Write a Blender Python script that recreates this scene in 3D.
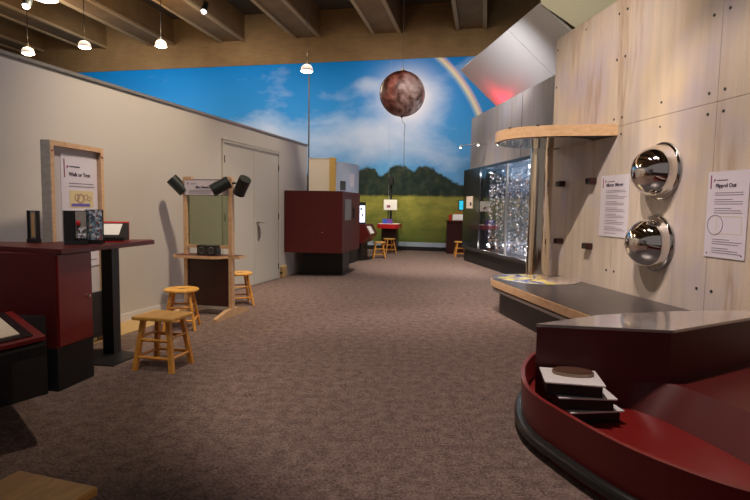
import bpy, bmesh, math, random
from mathutils import Vector, Matrix
random.seed(7)
S = bpy.context.scene
for o in list(bpy.data.objects): bpy.data.objects.remove(o)
R = math.radians
PI = math.pi

# ------------------------------------------------------------------ camera
cd = bpy.data.cameras.new('camera'); cam = bpy.data.objects.new('camera', cd); S.collection.objects.link(cam)
cd.sensor_width = 36; cd.lens = 525 / 750 * 36; cd.clip_start = .05; cd.clip_end = 100
cam.location = (0, 0, 1.25)
cam.matrix_world = Matrix.Translation((0, 0, 1.25)) @ Matrix.Rotation(R(90 - 4.57), 4, 'X') @ Matrix.Rotation(R(.94), 4, 'Z')
S.camera = cam

# ------------------------------------------------------------------ world, exposure
S.view_settings.view_transform = 'Standard'; S.view_settings.look = 'None'
S.view_settings.gamma = 1; S.view_settings.use_curve_mapping = False
S.view_settings.exposure = 0.0
w = bpy.data.worlds.new('world'); S.world = w; w.use_nodes = True
w.node_tree.nodes['Background'].inputs[0].default_value = (1, .88, .84, 1)
w.node_tree.nodes['Background'].inputs[1].default_value = .16

# ------------------------------------------------------------------ lights
def lamp(kind, loc, power, color=(1, .85, .65), target=None, size=.1, angle=60, blend=.5, name=None, parent=None):
    l = bpy.data.lights.new(name or kind.lower() + '_light', kind); l.energy = power; l.color = color
    if kind == 'SPOT': l.spot_size = R(angle); l.spot_blend = blend; l.shadow_soft_size = size
    if kind == 'POINT': l.shadow_soft_size = size
    o = bpy.data.objects.new(l.name, l); S.collection.objects.link(o); o.location = loc
    if target is not None:
        o.rotation_euler = (Vector(target) - Vector(loc)).to_track_quat('-Z', 'Y').to_euler()
    if parent: o.parent = parent
    return o
# unseen spots without fixtures, most added to brighten walls, floor and exhibits
UNSEEN_SPOTS = [
 # loc, target, power, colour, angle, softness, blend
 ((-.11, 3.05, 5.85), (2.25, 6.35, 1.7), 1380, (1, .84, .70), 42, .03, .8),      # on to the mirrored column, throws the canopy shadow
 ((-.3, 4.3, 4.9), (2.75, 4.25, 1.35), 430, (1, .84, .74), 34, .03, .6),       # on to the mirrored bowls
 ((1.0, 2.6, 5.4), (2.80, 4.2, 3.1), 210, (1, .84, .72), 52, .05, 1),         # upper plywood
 ((-.5, 4.6, 5.2), (-2.4, 5.9, 1.2), 800, (1, .80, .56), 58, .16, .9),        # on to the left partition
 ((0, 8.0, 5.6), (-1.9, 8.4, 1.3), 420, (1, .84, .64), 44, .06, .9),
 ((-1.2, 1.2, 5.4), (-3.3, 3.9, 1.9), 250, (.90, .88, 1), 60, .1, .9),
 ((-.9, 2.3, 5.5), (-1.85, 3.8, .4), 330, (1, .82, .62), 44, .06, 1),
 ((.3, 9.5, 6.2), (1.4, 11.8, 0), 2300, (1, .86, .72), 50, .1, 1),
 ((-.6, 6.0, 6.3), (.5, 7.6, 0), 1350, (1, .84, .74), 58, .2, 1),
 ((.2, 3.0, 6.2), (1.0, 4.0, 0), 900, (1, .82, .74), 48, .12, .45),
 ((.3, 9.4, 5.9), (2.6, 10.6, 2.7), 340, (1, .86, .84), 50, .1, .8),
 ((-.4, 5.0, 5.0), (.41, 9, 3.15), 420, (1, .86, .80), 14, .05, .6),           # on to the moon
 ((1.0, 9.0, 3.6), (2.9, 10.8, 4.2), 260, (.95, .96, 1), 70, .1, 1),            # on to the white soffit
 ((-.6, 7.5, 5.2), (-1.2, 11.0, 1.9), 420, (1, .88, .72), 22, .05, .6),         # on to the cream panel
 ((1.5, 5.9, 4.7), (3.0, 8.3, 4.5), 170, (1, .93, .74), 70, .1, 1),
]
for i, (a, b, p, c, an, so, bl) in enumerate(UNSEEN_SPOTS): lamp('SPOT', a, p, c, b, so, an, bl, 'unseen_spot')
# unseen spots added to wash the mural with light
for x, y, tx, ty, tz, pw in [(-8, 12.8, -8.2, 17.6, 4.4, 800), (-4.6, 12.2, -4.2, 16.8, 4.0, 720), (-.9, 11.4, -.3, 16, 3.4, 600), (1.6, 11.0, 2.3, 15.5, 3.4, 600)]:
    lamp('SPOT', (x, y, 6.1), pw, (1, .96, .90), (tx, ty, tz), .2, 84, 1, 'unseen_mural_spot')
lamp('SPOT', (.2, 13.2, 5.4), 420, (1, .86, .5), (.35, 15.7, 1.2), .1, 34, 1, 'unseen_mural_spot')
# red lamp standing behind the far partition, washing the sloped soffit
lamp('POINT', (2.72, 12.35, 3.62), 14, (1, .02, .05), size=.05, name='red_lamp_light')

# ------------------------------------------------------------------ node helpers
def newmat(name):
    m = bpy.data.materials.new(name); m.use_nodes = True
    nt = m.node_tree; b = nt.nodes['Principled BSDF']
    return m, nt, b
def N(nt, t, **kw):
    n = nt.nodes.new(t)
    for k, v in kw.items():
        if k in n.inputs.keys() if isinstance(k, str) and hasattr(n.inputs, 'keys') else False: n.inputs[k].default_value = v
        else: setattr(n, k, v)
    return n
def lk(nt, a, b): nt.links.new(a, b)
def ramp(nt, fac, stops, interp='LINEAR'):
    r = nt.nodes.new('ShaderNodeValToRGB'); r.color_ramp.interpolation = interp
    e = r.color_ramp.elements
    while len(e) < len(stops): e.new(.5)
    for i, (p, c) in enumerate(stops): e[i].position = p; e[i].color = (c[0], c[1], c[2], 1)
    lk(nt, fac, r.inputs[0]); return r.outputs[0]
def mth(nt, op, a, b=None, c=None, clamp=False):
    n = nt.nodes.new('ShaderNodeMath'); n.operation = op; n.use_clamp = clamp
    for i, v in enumerate((a, b, c)):
        if v is None: continue
        if isinstance(v, (int, float)): n.inputs[i].default_value = v
        else: lk(nt, v, n.inputs[i])
    return n.outputs[0]
def mix(nt, f, a, b, typ='MIX'):
    n = nt.nodes.new('ShaderNodeMix'); n.data_type = 'RGBA'; n.blend_type = typ
    for i, v in ((0, f), (6, a), (7, b)):
        if isinstance(v, (int, float)): n.inputs[i].default_value = v
        elif isinstance(v, (tuple, list)): n.inputs[i].default_value = (v[0], v[1], v[2], 1)
        else: lk(nt, v, n.inputs[i])
    return n.outputs[2]
def noise(nt, vec, scale, detail=3, rough=.5, dist=0):
    n = nt.nodes.new('ShaderNodeTexNoise'); n.inputs['Scale'].default_value = scale; n.inputs['Detail'].default_value = detail
    n.inputs['Roughness'].default_value = rough; n.inputs['Distortion'].default_value = dist
    lk(nt, vec, n.inputs['Vector']); return n.outputs[0]
def obj_vec(nt, sc=(1, 1, 1), loc=(0, 0, 0), which='Object'):
    t = nt.nodes.new('ShaderNodeTexCoord'); m = nt.nodes.new('ShaderNodeMapping')
    m.inputs['Scale'].default_value = sc; m.inputs['Location'].default_value = loc
    lk(nt, t.outputs[which], m.inputs[0]); return m.outputs[0]
def bump(nt, b, h, strength, dist=.01):
    n = nt.nodes.new('ShaderNodeBump'); n.inputs['Strength'].default_value = strength; n.inputs['Distance'].default_value = dist
    lk(nt, h, n.inputs['Height']); lk(nt, n.outputs[0], b.inputs['Normal'])
def plain(name, col, rough=.5, metal=0, var=.06, scale=6, spec=.5, coat=0):
    m, nt, b = newmat(name)
    n = noise(nt, obj_vec(nt), scale, 4)
    c = mix(nt, n, tuple(x * (1 - var) for x in col), tuple(x * (1 + var) for x in col))
    lk(nt, c, b.inputs['Base Color']); b.inputs['Roughness'].default_value = rough; b.inputs['Metallic'].default_value = metal
    b.inputs['Specular IOR Level'].default_value = spec; b.inputs['Coat Weight'].default_value = coat
    return m
def wood(name, c1, c2, sc=(3, 3, 30), rough=.45, axis=None):
    m, nt, b = newmat(name)
    n = noise(nt, obj_vec(nt, sc), 1.5, 5, .6, .6)
    n2 = noise(nt, obj_vec(nt, tuple(s * 5 for s in sc)), 2, 3)
    f = mth(nt, 'MULTIPLY_ADD', n2, .35, mth(nt, 'MULTIPLY', n, .8))
    lk(nt, ramp(nt, f, [(.35, c1), (.72, c2)]), b.inputs['Base Color']); b.inputs['Roughness'].default_value = rough
    return m
def emis(name, col, s):
    m, nt, b = newmat(name); b.inputs['Base Color'].default_value = (*col, 1)
    b.inputs['Emission Color'].default_value = (*col, 1); b.inputs['Emission Strength'].default_value = s
    return m
def glass(name, tint=(1, 1, 1), gloss=.12, rough=.02):
    m = bpy.data.materials.new(name); m.use_nodes = True; nt = m.node_tree; nt.nodes.clear()
    o = nt.nodes.new('ShaderNodeOutputMaterial'); t = nt.nodes.new('ShaderNodeBsdfTransparent'); g = nt.nodes.new('ShaderNodeBsdfGlossy')
    t.inputs[0].default_value = (*tint, 1); g.inputs['Roughness'].default_value = rough
    f = nt.nodes.new('ShaderNodeFresnel'); f.inputs[0].default_value = 1.45
    x = nt.nodes.new('ShaderNodeMixShader'); lk(nt, mth(nt, 'MULTIPLY_ADD', f.outputs[0], .35, gloss * .3, clamp=True), x.inputs[0])
    lk(nt, t.outputs[0], x.inputs[1]); lk(nt, g.outputs[0], x.inputs[2]); lk(nt, x.outputs[0], o.inputs[0]); return m

M = {}
M['wall_paint'] = plain('wall_paint', (.52, .49, .47), .75, var=.04, scale=.8)
M['door_paint'] = plain('door_paint', (.50, .48, .44), .6, var=.03, scale=1)
M['trim_white'] = plain('trim_white', (.62, .60, .60), .5)
M['grey_metal'] = plain('grey_metal', (.30, .29, .28), .45, .6)
M['cherry'] = plain('cherry', (.09, .006, .005), .46, var=.18, scale=9)
M['cherry_red'] = plain('cherry_red', (.20, .010, .009), .38, var=.12, scale=7, coat=.1)
M['cherry_dark'] = plain('cherry_dark', (.035, .006, .006), .4, var=.2, scale=9)
M['black'] = plain('black_laminate', (.008, .007, .008), .5)
M['charcoal'] = plain('charcoal_laminate', (.035, .033, .035), .45, var=.15)
M['black_gloss'] = plain('black_gloss', (.02, .02, .022), .15)
M['rubber'] = plain('black_rubber', (.015, .015, .015), .28)
M['stool_wood'] = wood('golden_stool_wood', (.50, .19, .025), (.80, .38, .07), (6, 6, 6))
M['stool_seat'] = wood('stool_seat_wood', (.58, .27, .045), (.86, .48, .11), (22, 3, 3), .35)
M['birch'] = wood('birch_ply_edge', (.50, .30, .15), (.68, .45, .27), (8, 8, 20))
M['birch_grey'] = wood('grey_birch', (.30, .27, .23), (.42, .38, .33), (8, 8, 20))  # greyer tone of the birch
M['plywood_grey'] = plain('painted_panel', (.50, .47, .49), .6, var=.04)
M['paper'] = plain('paper_panel', (.62, .58, .66), .35, var=.03)
M['paper_white'] = plain('white_card', (.80, .78, .75), .5, var=.03)
M['ink'] = plain('dark_ink', (.04, .02, .06), .6)
M['ink_grey'] = plain('grey_ink', (.22, .19, .25), .6)
M['ink_red'] = plain('plum_ink', (.22, .02, .08), .6)
M['cream'] = plain('cream_paint', (.86, .74, .60), .6, var=.03)
M['yellow_paint'] = plain('ochre_paint', (.62, .38, .10), .6)
M['blue_grey'] = plain('pale_blue_panel', (.36, .42, .54), .5, var=.15, scale=1.2)
M['vinyl'] = plain('tan_vinyl', (.45, .30, .13), .6, var=.1)
M['chrome'] = plain('mirror_chrome', (.78, .75, .72), .035, 1, var=.01)
M['column_steel'] = plain('polished_column_steel', (.82, .73, .60), .10, 1, var=.03)
M['brass'] = plain('brass_knob', (.7, .5, .25), .25, 1)
M['steel'] = plain('brushed_steel', (.55, .54, .52), .3, 1)
M['mirror'] = plain('ring_mirror', (.70, .74, .78), .06, 1, var=.02)
M['bulb'] = emis('lamp_glow', (1, .93, .84), 8)
M['shade_glow'] = emis('frosted_lamp_shade', (1, .86, .74), .75)
M['glass'] = glass('clear_glass')
M['glass_green'] = glass('greenish_glass', (.62, .66, .55), .14, .08)
M['screen_cyan'] = emis('cyan_screen', (.02, .45, .62), .9)
M['screen_white'] = emis('white_screen', (.75, .82, 1), 1.5)
M['blue_plastic'] = plain('blue_plastic', (.05, .12, .6), .4)
M['purple_plastic'] = plain('purple_plastic', (.20, .08, .45), .4)
M['red_plastic'] = plain('red_plastic', (.55, .02, .02), .35)
M['tile_grey'] = plain('grey_tile_face', (.74, .72, .72), .5, var=.05)
M['brown_disc'] = plain('brown_disc_face', (.10, .045, .03), .45)
M['tan_edge'] = plain('tan_disc_edge', (.35, .25, .18), .5)
M['lamp_black'] = plain('black_lamp_metal', (.012, .017, .018), .4)
M['flake_white'] = plain('pearl_flake', (.85, .86, .9), .25, .3)
M['flake_mirror'] = plain('mirror_flake', (.9, .92, .95), .12, 1)
M['flake_pink'] = plain('bronze_flake', (.75, .48, .38), .25, .6)
M['case_back'] = plain('case_back_panel', (.10, .125, .18), .55, var=.2, scale=2)
M['sticker_yellow'] = plain('ochre_drawing', (.62, .52, .30), .6)
M['amber'] = plain('amber_insert', (.95, .50, .06), .3)
M['sticker_blue'] = plain('blue_drawing', (.12, .10, .42), .6)

# carpet
m, nt, b = newmat('carpet'); v = obj_vec(nt)
n1 = noise(nt, v, 70, 2, .8); n2 = noise(nt, v, 14, 4, .7); n3 = noise(nt, v, .6, 2)
f = mth(nt, 'ADD', mth(nt, 'MULTIPLY', n1, .6), mth(nt, 'MULTIPLY', n2, .4))
c = ramp(nt, f, [(.36, (.06, .042, .035)), (.5, (.18, .128, .110)), (.66, (.33, .245, .212))])
c = mix(nt, mth(nt, 'MULTIPLY', n3, .25), c, (.15, .10, .10)); lk(nt, c, b.inputs['Base Color'])
b.inputs['Roughness'].default_value = .95; b.inputs['Specular IOR Level'].default_value = .1; bump(nt, b, n1, .5, .01); M['carpet'] = m

# concrete
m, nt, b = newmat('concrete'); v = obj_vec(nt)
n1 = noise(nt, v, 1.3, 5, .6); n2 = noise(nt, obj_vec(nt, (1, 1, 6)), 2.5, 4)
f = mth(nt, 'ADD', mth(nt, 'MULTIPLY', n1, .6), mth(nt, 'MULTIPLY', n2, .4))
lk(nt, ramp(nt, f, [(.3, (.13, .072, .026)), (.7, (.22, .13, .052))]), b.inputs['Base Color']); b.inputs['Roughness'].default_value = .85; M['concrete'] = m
M['concrete_lip_lit'] = plain('concrete_lip_lit', (.34, .24, .13), .8, var=.1)  # same concrete, lit beam edges painted lighter
M['concrete_dark'] = plain('concrete_recess_shade', (.07, .046, .03), .85, var=.2, scale=1)  # same concrete, shade between the beams painted darker

# plywood wall: pale washed ply with vertical streaks, tan stains; lilac blotches paint in coloured light fringes
def ply(name, base, dark, lilac, tan, rough=.55):
    m, nt, b = newmat(name)
    g = noise(nt, obj_vec(nt, (7, 7, .5)), 1.6, 5, .6, .3)
    st = noise(nt, obj_vec(nt, (2.2, 2.2, .28), (3, 1, 0)), 1.2, 4, .6)
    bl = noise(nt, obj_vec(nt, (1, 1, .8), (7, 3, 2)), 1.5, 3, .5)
    bt = noise(nt, obj_vec(nt, (1.6, 1.6, .35), (1, 9, 4)), 1.1, 3, .5)
    c = mix(nt, ramp(nt, g, [(.35, (0, 0, 0)), (.7, (1, 1, 1))]), tuple(x * .9 for x in base), tuple(x * 1.12 for x in base))
    c = mix(nt, ramp(nt, bt, [(.5, (0, 0, 0)), (.75, (.6, .6, .6))]), c, tan)
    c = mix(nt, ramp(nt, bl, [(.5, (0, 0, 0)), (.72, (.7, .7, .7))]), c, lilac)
    c = mix(nt, ramp(nt, st, [(.57, (0, 0, 0)), (.64, (.6, .6, .6)), (.69, (0, 0, 0))]), c, dark)
    lk(nt, c, b.inputs['Base Color']); b.inputs['Roughness'].default_value = rough; return m
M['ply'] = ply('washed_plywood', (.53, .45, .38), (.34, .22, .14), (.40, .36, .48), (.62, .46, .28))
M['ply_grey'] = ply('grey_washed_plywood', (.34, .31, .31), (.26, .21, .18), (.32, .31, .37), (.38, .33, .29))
M['soffit'] = plain('white_soffit', (.52, .50, .49), .6, var=.05, scale=.7)
M['soffit_warm'] = plain('yellow_lit_soffit', (.60, .55, .40), .6, var=.05, scale=.7)  # yellowish light on the return put into the soffit colour

# moon
m, nt, b = newmat('printed_moon'); v = obj_vec(nt)
n1 = noise(nt, v, 3.2, 6, .62, .5); n2 = noise(nt, v, 14, 4, .7)
sep = nt.nodes.new('ShaderNodeSeparateXYZ'); lk(nt, v, sep.inputs[0])
f = mth(nt, 'ADD', n1, mth(nt, 'MULTIPLY', n2, .25))
c = ramp(nt, f, [(.50, (.035, .010, .007)), (.60, (.17, .045, .03)), (.72, (.42, .16, .12)), (.85, (.60, .38, .32))])
pale = ramp(nt, f, [(.48, (.12, .04, .03)), (.6, (.55, .38, .34)), (.72, (.90, .84, .84))])
dx = mth(nt, 'MULTIPLY', mth(nt, 'SUBTRACT', sep.outputs[0], .14), 3.4); dz = mth(nt, 'MULTIPLY', mth(nt, 'ADD', sep.outputs[2], .14), 2.4)
d = mth(nt, 'SQRT', mth(nt, 'ADD', mth(nt, 'MULTIPLY', dx, dx), mth(nt, 'MULTIPLY', dz, dz)))
c = mix(nt, mth(nt, 'SUBTRACT', 1.15, d, clamp=True), c, pale)
lk(nt, c, b.inputs['Base Color']); b.inputs['Roughness'].default_value = .4; M['moon'] = m

# mural: blue sky, clouds, sun behind cloud, rainbow, trees, meadow. Local x along the wall, z up (metres)
m, nt, b = newmat('painted_mural'); v = obj_vec(nt)
sep = nt.nodes.new('ShaderNodeSeparateXYZ'); lk(nt, v, sep.inputs[0]); X, Z = sep.outputs[0], sep.outputs[2]
sky = ramp(nt, mth(nt, 'DIVIDE', Z, 6), [(.33, (.12, .32, .58)), (.62, (.035, .24, .55)), (.95, (.001, .16, .48))])
cn = noise(nt, obj_vec(nt, (.42, .42, .75), (3.1, 0, 1.7)), 1.0, 7, .55, .35)
cn2 = noise(nt, obj_vec(nt, (1.2, 1, 2.0), (1, 0, 5)), 1.0, 5, .6)
def gauss(x0, z0, sx, sz):
    a = mth(nt, 'DIVIDE', mth(nt, 'SUBTRACT', X, x0), sx); q = mth(nt, 'DIVIDE', mth(nt, 'SUBTRACT', Z, z0), sz)
    return mth(nt, 'EXPONENT', mth(nt, 'MULTIPLY', mth(nt, 'ADD', mth(nt, 'MULTIPLY', a, a), mth(nt, 'MULTIPLY', q, q)), -1))
band = gauss(-4.6, 3.2, 2.6, .95)
band = mth(nt, 'ADD', band, mth(nt, 'MULTIPLY', gauss(-.9, 3.55, 1.5, .55), .85))
band = mth(nt, 'ADD', band, mth(nt, 'MULTIPLY', gauss(-1.1, 4.95, .42, .22), .55))
band = mth(nt, 'ADD', band, mth(nt, 'MULTIPLY', gauss(.65, 4.2, 1.0, 1.0), .62))
band = mth(nt, 'ADD', band, mth(nt, 'MULTIPLY', gauss(2.4, 5.3, .7, .6), .5))
band = mth(nt, 'ADD', band, mth(nt, 'MULTIPLY', gauss(.4, 2.9, 2.2, .5), .42))
dens = mth(nt, 'ADD', mth(nt, 'MULTIPLY', band, .42), mth(nt, 'ADD', mth(nt, 'MULTIPLY', cn, .85), mth(nt, 'MULTIPLY', cn2, .22)))
cl = ramp(nt, dens, [(.62, (0, 0, 0)), (.76, (.32, .32, .32)), (.98, (.72, .72, .72))])
col = mix(nt, cl, sky, (.62, .66, .74))
sun = mth(nt, 'MULTIPLY', gauss(.12, 4.52, .74, .70), 1.0, clamp=True)
col = mix(nt, sun, col, (.95, .84, .78))
# rainbow
rx = mth(nt, 'ADD', X, 2.0); rz = mth(nt, 'SUBTRACT', Z, 2.2)
rd = mth(nt, 'SQRT', mth(nt, 'ADD', mth(nt, 'MULTIPLY', rx, rx), mth(nt, 'MULTIPLY', rz, rz)))
rt = mth(nt, 'DIVIDE', mth(nt, 'SUBTRACT', rd, 4.42), .30, clamp=True)
rc = ramp(nt, rt, [(0, (.3, .4, .6)), (.25, (.50, .55, .45)), (.5, (.90, .72, .35)), (.75, (.85, .50, .35)), (1, (.5, .4, .6))])
ra = ramp(nt, rt, [(0, (0, 0, 0)), (.3, (.5, .5, .5)), (.5, (.8, .8, .8)), (.8, (.5, .5, .5)), (1, (0, 0, 0))])
ra = mth(nt, 'MULTIPLY', ra, mth(nt, 'GREATER_THAN', X, 0))
col = mix(nt, ra, col, rc)
# tree line
fc = nt.nodes.new('ShaderNodeFloatCurve'); cm = fc.mapping.curves[0]
pts = [(-14, 2.3), (-3, 2.3), (-1.74, 2.30), (-1.34, 2.40), (-.95, 2.50), (-.78, 2.44), (-.62, 2.26), (-.42, 2.42), (-.11, 2.57), (.19, 2.50), (.35, 2.40), (.58, 2.54), (.84, 2.50), (1.14, 2.32), (1.44, 2.16), (1.70, 2.02), (2.2, 1.92), (6, 1.9)]
P2 = [((u + 14) / 20, z / 3) for u, z in pts]
cm.points[0].location = P2[0]; cm.points[1].location = P2[-1]
for p in P2[1:-1]: cm.points.new(*p)
fc.mapping.update()
lk(nt, mth(nt, 'DIVIDE', mth(nt, 'ADD', X, 14), 20), fc.inputs['Value'])
tn = noise(nt, v, 7, 5, .6)
tl = mth(nt, 'ADD', mth(nt, 'MULTIPLY', fc.outputs[0], 3), mth(nt, 'MULTIPLY', mth(nt, 'SUBTRACT', tn, .5), .22))
tm = mth(nt, 'MULTIPLY', mth(nt, 'SUBTRACT', tl, Z), 14, clamp=True)
tcol = ramp(nt, noise(nt, v, 3.5, 6, .65), [(.35, (.012, .024, .022)), (.55, (.030, .042, .030)), (.75, (.075, .080, .05))])
col = mix(nt, tm, col, tcol)
gm = mth(nt, 'MULTIPLY', mth(nt, 'SUBTRACT', mth(nt, 'ADD', 1.66, mth(nt, 'MULTIPLY', mth(nt, 'SUBTRACT', tn, .5), .1)), Z), 12, clamp=True)
gn = noise(nt, obj_vec(nt, (1.0, 1, 2.6)), 1.6, 6, .6)
gcol = mix(nt, mth(nt, 'DIVIDE', Z, 1.6, clamp=True), (.06, .10, .028), (.36, .33, .07))
gcol = mix(nt, ramp(nt, gn, [(.4, (0, 0, 0)), (.7, (.8, .8, .8))]), gcol, (.09, .12, .03))
fl = ramp(nt, mth(nt, 'MULTIPLY', gauss(1.75, .95, .30, .42), mth(nt, 'ADD', noise(nt, v, 8, 3), .2)), [(.35, (0, 0, 0)), (.6, (.7, .7, .7))])
gcol = mix(nt, fl, gcol, (.42, .14, .03))
col = mix(nt, gm, col, gcol)
lk(nt, col, b.inputs['Base Color']); b.inputs['Roughness'].default_value = .6; b.inputs['Specular IOR Level'].default_value = .08; M['mural'] = m

# colourful disc (distorted picture read in the mirrored column)
m, nt, b = newmat('anamorphic_picture'); v = obj_vec(nt)
vo = nt.nodes.new('ShaderNodeTexVoronoi'); vo.inputs['Scale'].default_value = 9; lk(nt, v, vo.inputs['Vector'])
sp = nt.nodes.new('ShaderNodeSeparateColor'); lk(nt, vo.outputs['Color'], sp.inputs[0])
wn = noise(nt, v, 5, 4, .6, 1)
sx = nt.nodes.new('ShaderNodeSeparateXYZ'); lk(nt, v, sx.inputs[0])
c = ramp(nt, mth(nt, 'ADD', mth(nt, 'MULTIPLY', sp.outputs[0], .55), mth(nt, 'MULTIPLY', wn, .6)),
   [(.22, (.03, .06, .35)), (.36, (.75, .62, .08)), (.5, (.82, .70, .12)), (.58, (.70, .66, .55)), (.7, (.10, .20, .60)), (.85, (.30, .03, .03))], 'CONSTANT')
c = mix(nt, mth(nt, 'MULTIPLY', mth(nt, 'ADD', sx.outputs[0], .02), 6, clamp=True), c, (.36, .29, .26))
lk(nt, c, b.inputs['Base Color']); b.inputs['Roughness'].default_value = .12; M['disc_art'] = m

# glittering counter and platform tops
m, nt, b = newmat('glossy_grey_counter'); b.inputs['Base Color'].default_value = (.62, .56, .53, 1); b.inputs['Metallic'].default_value = .6
n = noise(nt, obj_vec(nt), 60, 2); lk(nt, mth(nt, 'MULTIPLY_ADD', n, .08, .04), b.inputs['Roughness']); M['counter'] = m
M['platform_top'] = plain('dark_platform_laminate', (.050, .044, .047), .30, var=.15)
m, nt, b = newmat('glitter_panel'); vo = nt.nodes.new('ShaderNodeTexVoronoi'); vo.inputs['Scale'].default_value = 55; lk(nt, obj_vec(nt), vo.inputs['Vector'])
sp = nt.nodes.new('ShaderNodeSeparateColor'); lk(nt, vo.outputs['Color'], sp.inputs[0])
lk(nt, ramp(nt, sp.outputs[0], [(0, (.10, .12, .18)), (.3, (.45, .48, .55)), (.55, (.20, .42, .50)), (.7, (.80, .80, .85)), (.9, (.35, .12, .12))], 'CONSTANT'), b.inputs['Base Color'])
b.inputs['Roughness'].default_value = .3; b.inputs['Metallic'].default_value = .2; M['glitter'] = m

# ------------------------------------------------------------------ mesh helpers
def link(name, bm, mat, parent=None, smooth=False, bevel=0, loc=None, rotz=None):
    me = bpy.data.meshes.new(name)
    bmesh.ops.recalc_face_normals(bm, faces=bm.faces[:]); bm.to_mesh(me); bm.free()
    mats = mat if isinstance(mat, (list, tuple)) else [mat]
    for x in mats: me.materials.append(M[x] if isinstance(x, str) else x)
    o = bpy.data.objects.new(name, me); S.collection.objects.link(o)
    if smooth:
        for p in me.polygons: p.use_smooth = True
        try: me.set_sharp_from_angle(angle=R(35))
        except Exception: pass
    if bevel:
        bv = o.modifiers.new('bevel', 'BEVEL'); bv.width = bevel; bv.segments = 2; bv.limit_method = 'ANGLE'
    if parent: o.parent = parent
    if loc is not None: o.location = loc
    if rotz is not None: o.rotation_euler.z = rotz
    return o
def tag(o, label=None, cat=None, group=None, kind=None):
    if label: o['label'] = label
    if cat: o['category'] = cat
    if group: o['group'] = group
    if kind: o['kind'] = kind
    return o
def thing(name, loc, heading=0, label=None, cat=None, group=None, kind=None):
    o = bpy.data.objects.new(name, None); S.collection.objects.link(o); o.empty_display_size = .1
    o.location = loc; o.rotation_euler.z = -R(heading); return tag(o, label, cat, group, kind)
def B(): return bmesh.new()
def box(bm, x0, x1, y0, y1, z0, z1, mi=0, mtx=None):
    vs = [bm.verts.new(Vector(p) if mtx is None else mtx @ Vector(p)) for p in
          [(x0, y0, z0), (x1, y0, z0), (x1, y1, z0), (x0, y1, z0), (x0, y0, z1), (x1, y0, z1), (x1, y1, z1), (x0, y1, z1)]]
    for f in [(0, 3, 2, 1), (4, 5, 6, 7), (0, 1, 5, 4), (1, 2, 6, 5), (2, 3, 7, 6), (3, 0, 4, 7)]:
        bm.faces.new([vs[i] for i in f]).material_index = mi
    return bm
def bx(*a, **k): return box(B(), *a, **k)
def prism(bm, pts, z0, z1, mi=0, mi_side=None):
    a = [bm.verts.new((x, y, z0)) for x, y in pts]; c = [bm.verts.new((x, y, z1)) for x, y in pts]
    bm.faces.new(a[::-1]).material_index = mi; bm.faces.new(c).material_index = mi
    n = len(pts)
    for i in range(n): bm.faces.new([a[i], a[(i + 1) % n], c[(i + 1) % n], c[i]]).material_index = mi if mi_side is None else mi_side
    return bm
def cyl(bm, p, q, r1, r2=None, seg=20, mi=0, cap=True):
    r2 = r1 if r2 is None else r2; p = Vector(p); q = Vector(q); d = (q - p).normalized()
    u = d.cross(Vector((0, 0, 1)) if abs(d.z) < .9 else Vector((1, 0, 0))).normalized(); v = d.cross(u)
    A = [bm.verts.new(p + (u * math.cos(t) + v * math.sin(t)) * r1) for t in [2 * PI * i / seg for i in range(seg)]]
    C = [bm.verts.new(q + (u * math.cos(t) + v * math.sin(t)) * r2) for t in [2 * PI * i / seg for i in range(seg)]]
    for i in range(seg): bm.faces.new([A[i], A[(i + 1) % seg], C[(i + 1) % seg], C[i]]).material_index = mi
    if cap: bm.faces.new(A[::-1]).material_index = mi; bm.faces.new(C).material_index = mi
    return bm
def lathe(bm, prof, seg=32, mi=0, mtx=None, closed_ends=True):
    rings = []
    for r, z in prof:
        if r < 1e-5: rings.append([bm.verts.new((mtx or Matrix()) @ Vector((0, 0, z)))])
        else: rings.append([bm.verts.new((mtx or Matrix()) @ Vector((r * math.cos(2 * PI * i / seg), r * math.sin(2 * PI * i / seg), z))) for i in range(seg)])
    for a, c in zip(rings, rings[1:]):
        for i in range(seg):
            j = (i + 1) % seg
            if len(a) == 1: f = [a[0], c[j], c[i]]
            elif len(c) == 1: f = [a[i], a[j], c[0]]
            else: f = [a[i], a[j], c[j], c[i]]
            bm.faces.new(f).material_index = mi
    return bm
def tube(bm, pts, r, seg=10, mi=0):
    pts = [Vector(p) for p in pts]; rings = []
    for i, p in enumerate(pts):
        d = (pts[min(i + 1, len(pts) - 1)] - pts[max(i - 1, 0)]).normalized()
        u = d.cross(Vector((0, 0, 1)) if abs(d.z) < .95 else Vector((1, 0, 0))).normalized(); v = d.cross(u)
        rings.append([bm.verts.new(p + (u * math.cos(2 * PI * k / seg) + v * math.sin(2 * PI * k / seg)) * r) for k in range(seg)])
    for a, c in zip(rings, rings[1:]):
        for k in range(seg): bm.faces.new([a[k], a[(k + 1) % seg], c[(k + 1) % seg], c[k]]).material_index = mi
    bm.faces.new(rings[0][::-1]); bm.faces.new(rings[-1]); return bm
def spline(pts, n=8):
    out = []; P = [pts[0]] + list(pts) + [pts[-1]]
    for i in range(1, len(P) - 2):
        a, b_, c, d = [Vector(x) for x in P[i - 1:i + 3]]
        for k in range(n):
            t = k / n
            out.append(.5 * ((2 * b_) + (c - a) * t + (2 * a - 5 * b_ + 4 * c - d) * t * t + (3 * b_ - a - 3 * c + d) * t ** 3))
    out.append(Vector(pts[-1])); return out
def offset(pts, d):
    out = []
    for i, p in enumerate(pts):
        t = (pts[min(i + 1, len(pts) - 1)] - pts[max(i - 1, 0)]); t = Vector((t.x, t.y)).normalized()
        q = p.copy(); q.x += -t.y * d; q.y += t.x * d; out.append(q)
    return out
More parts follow.
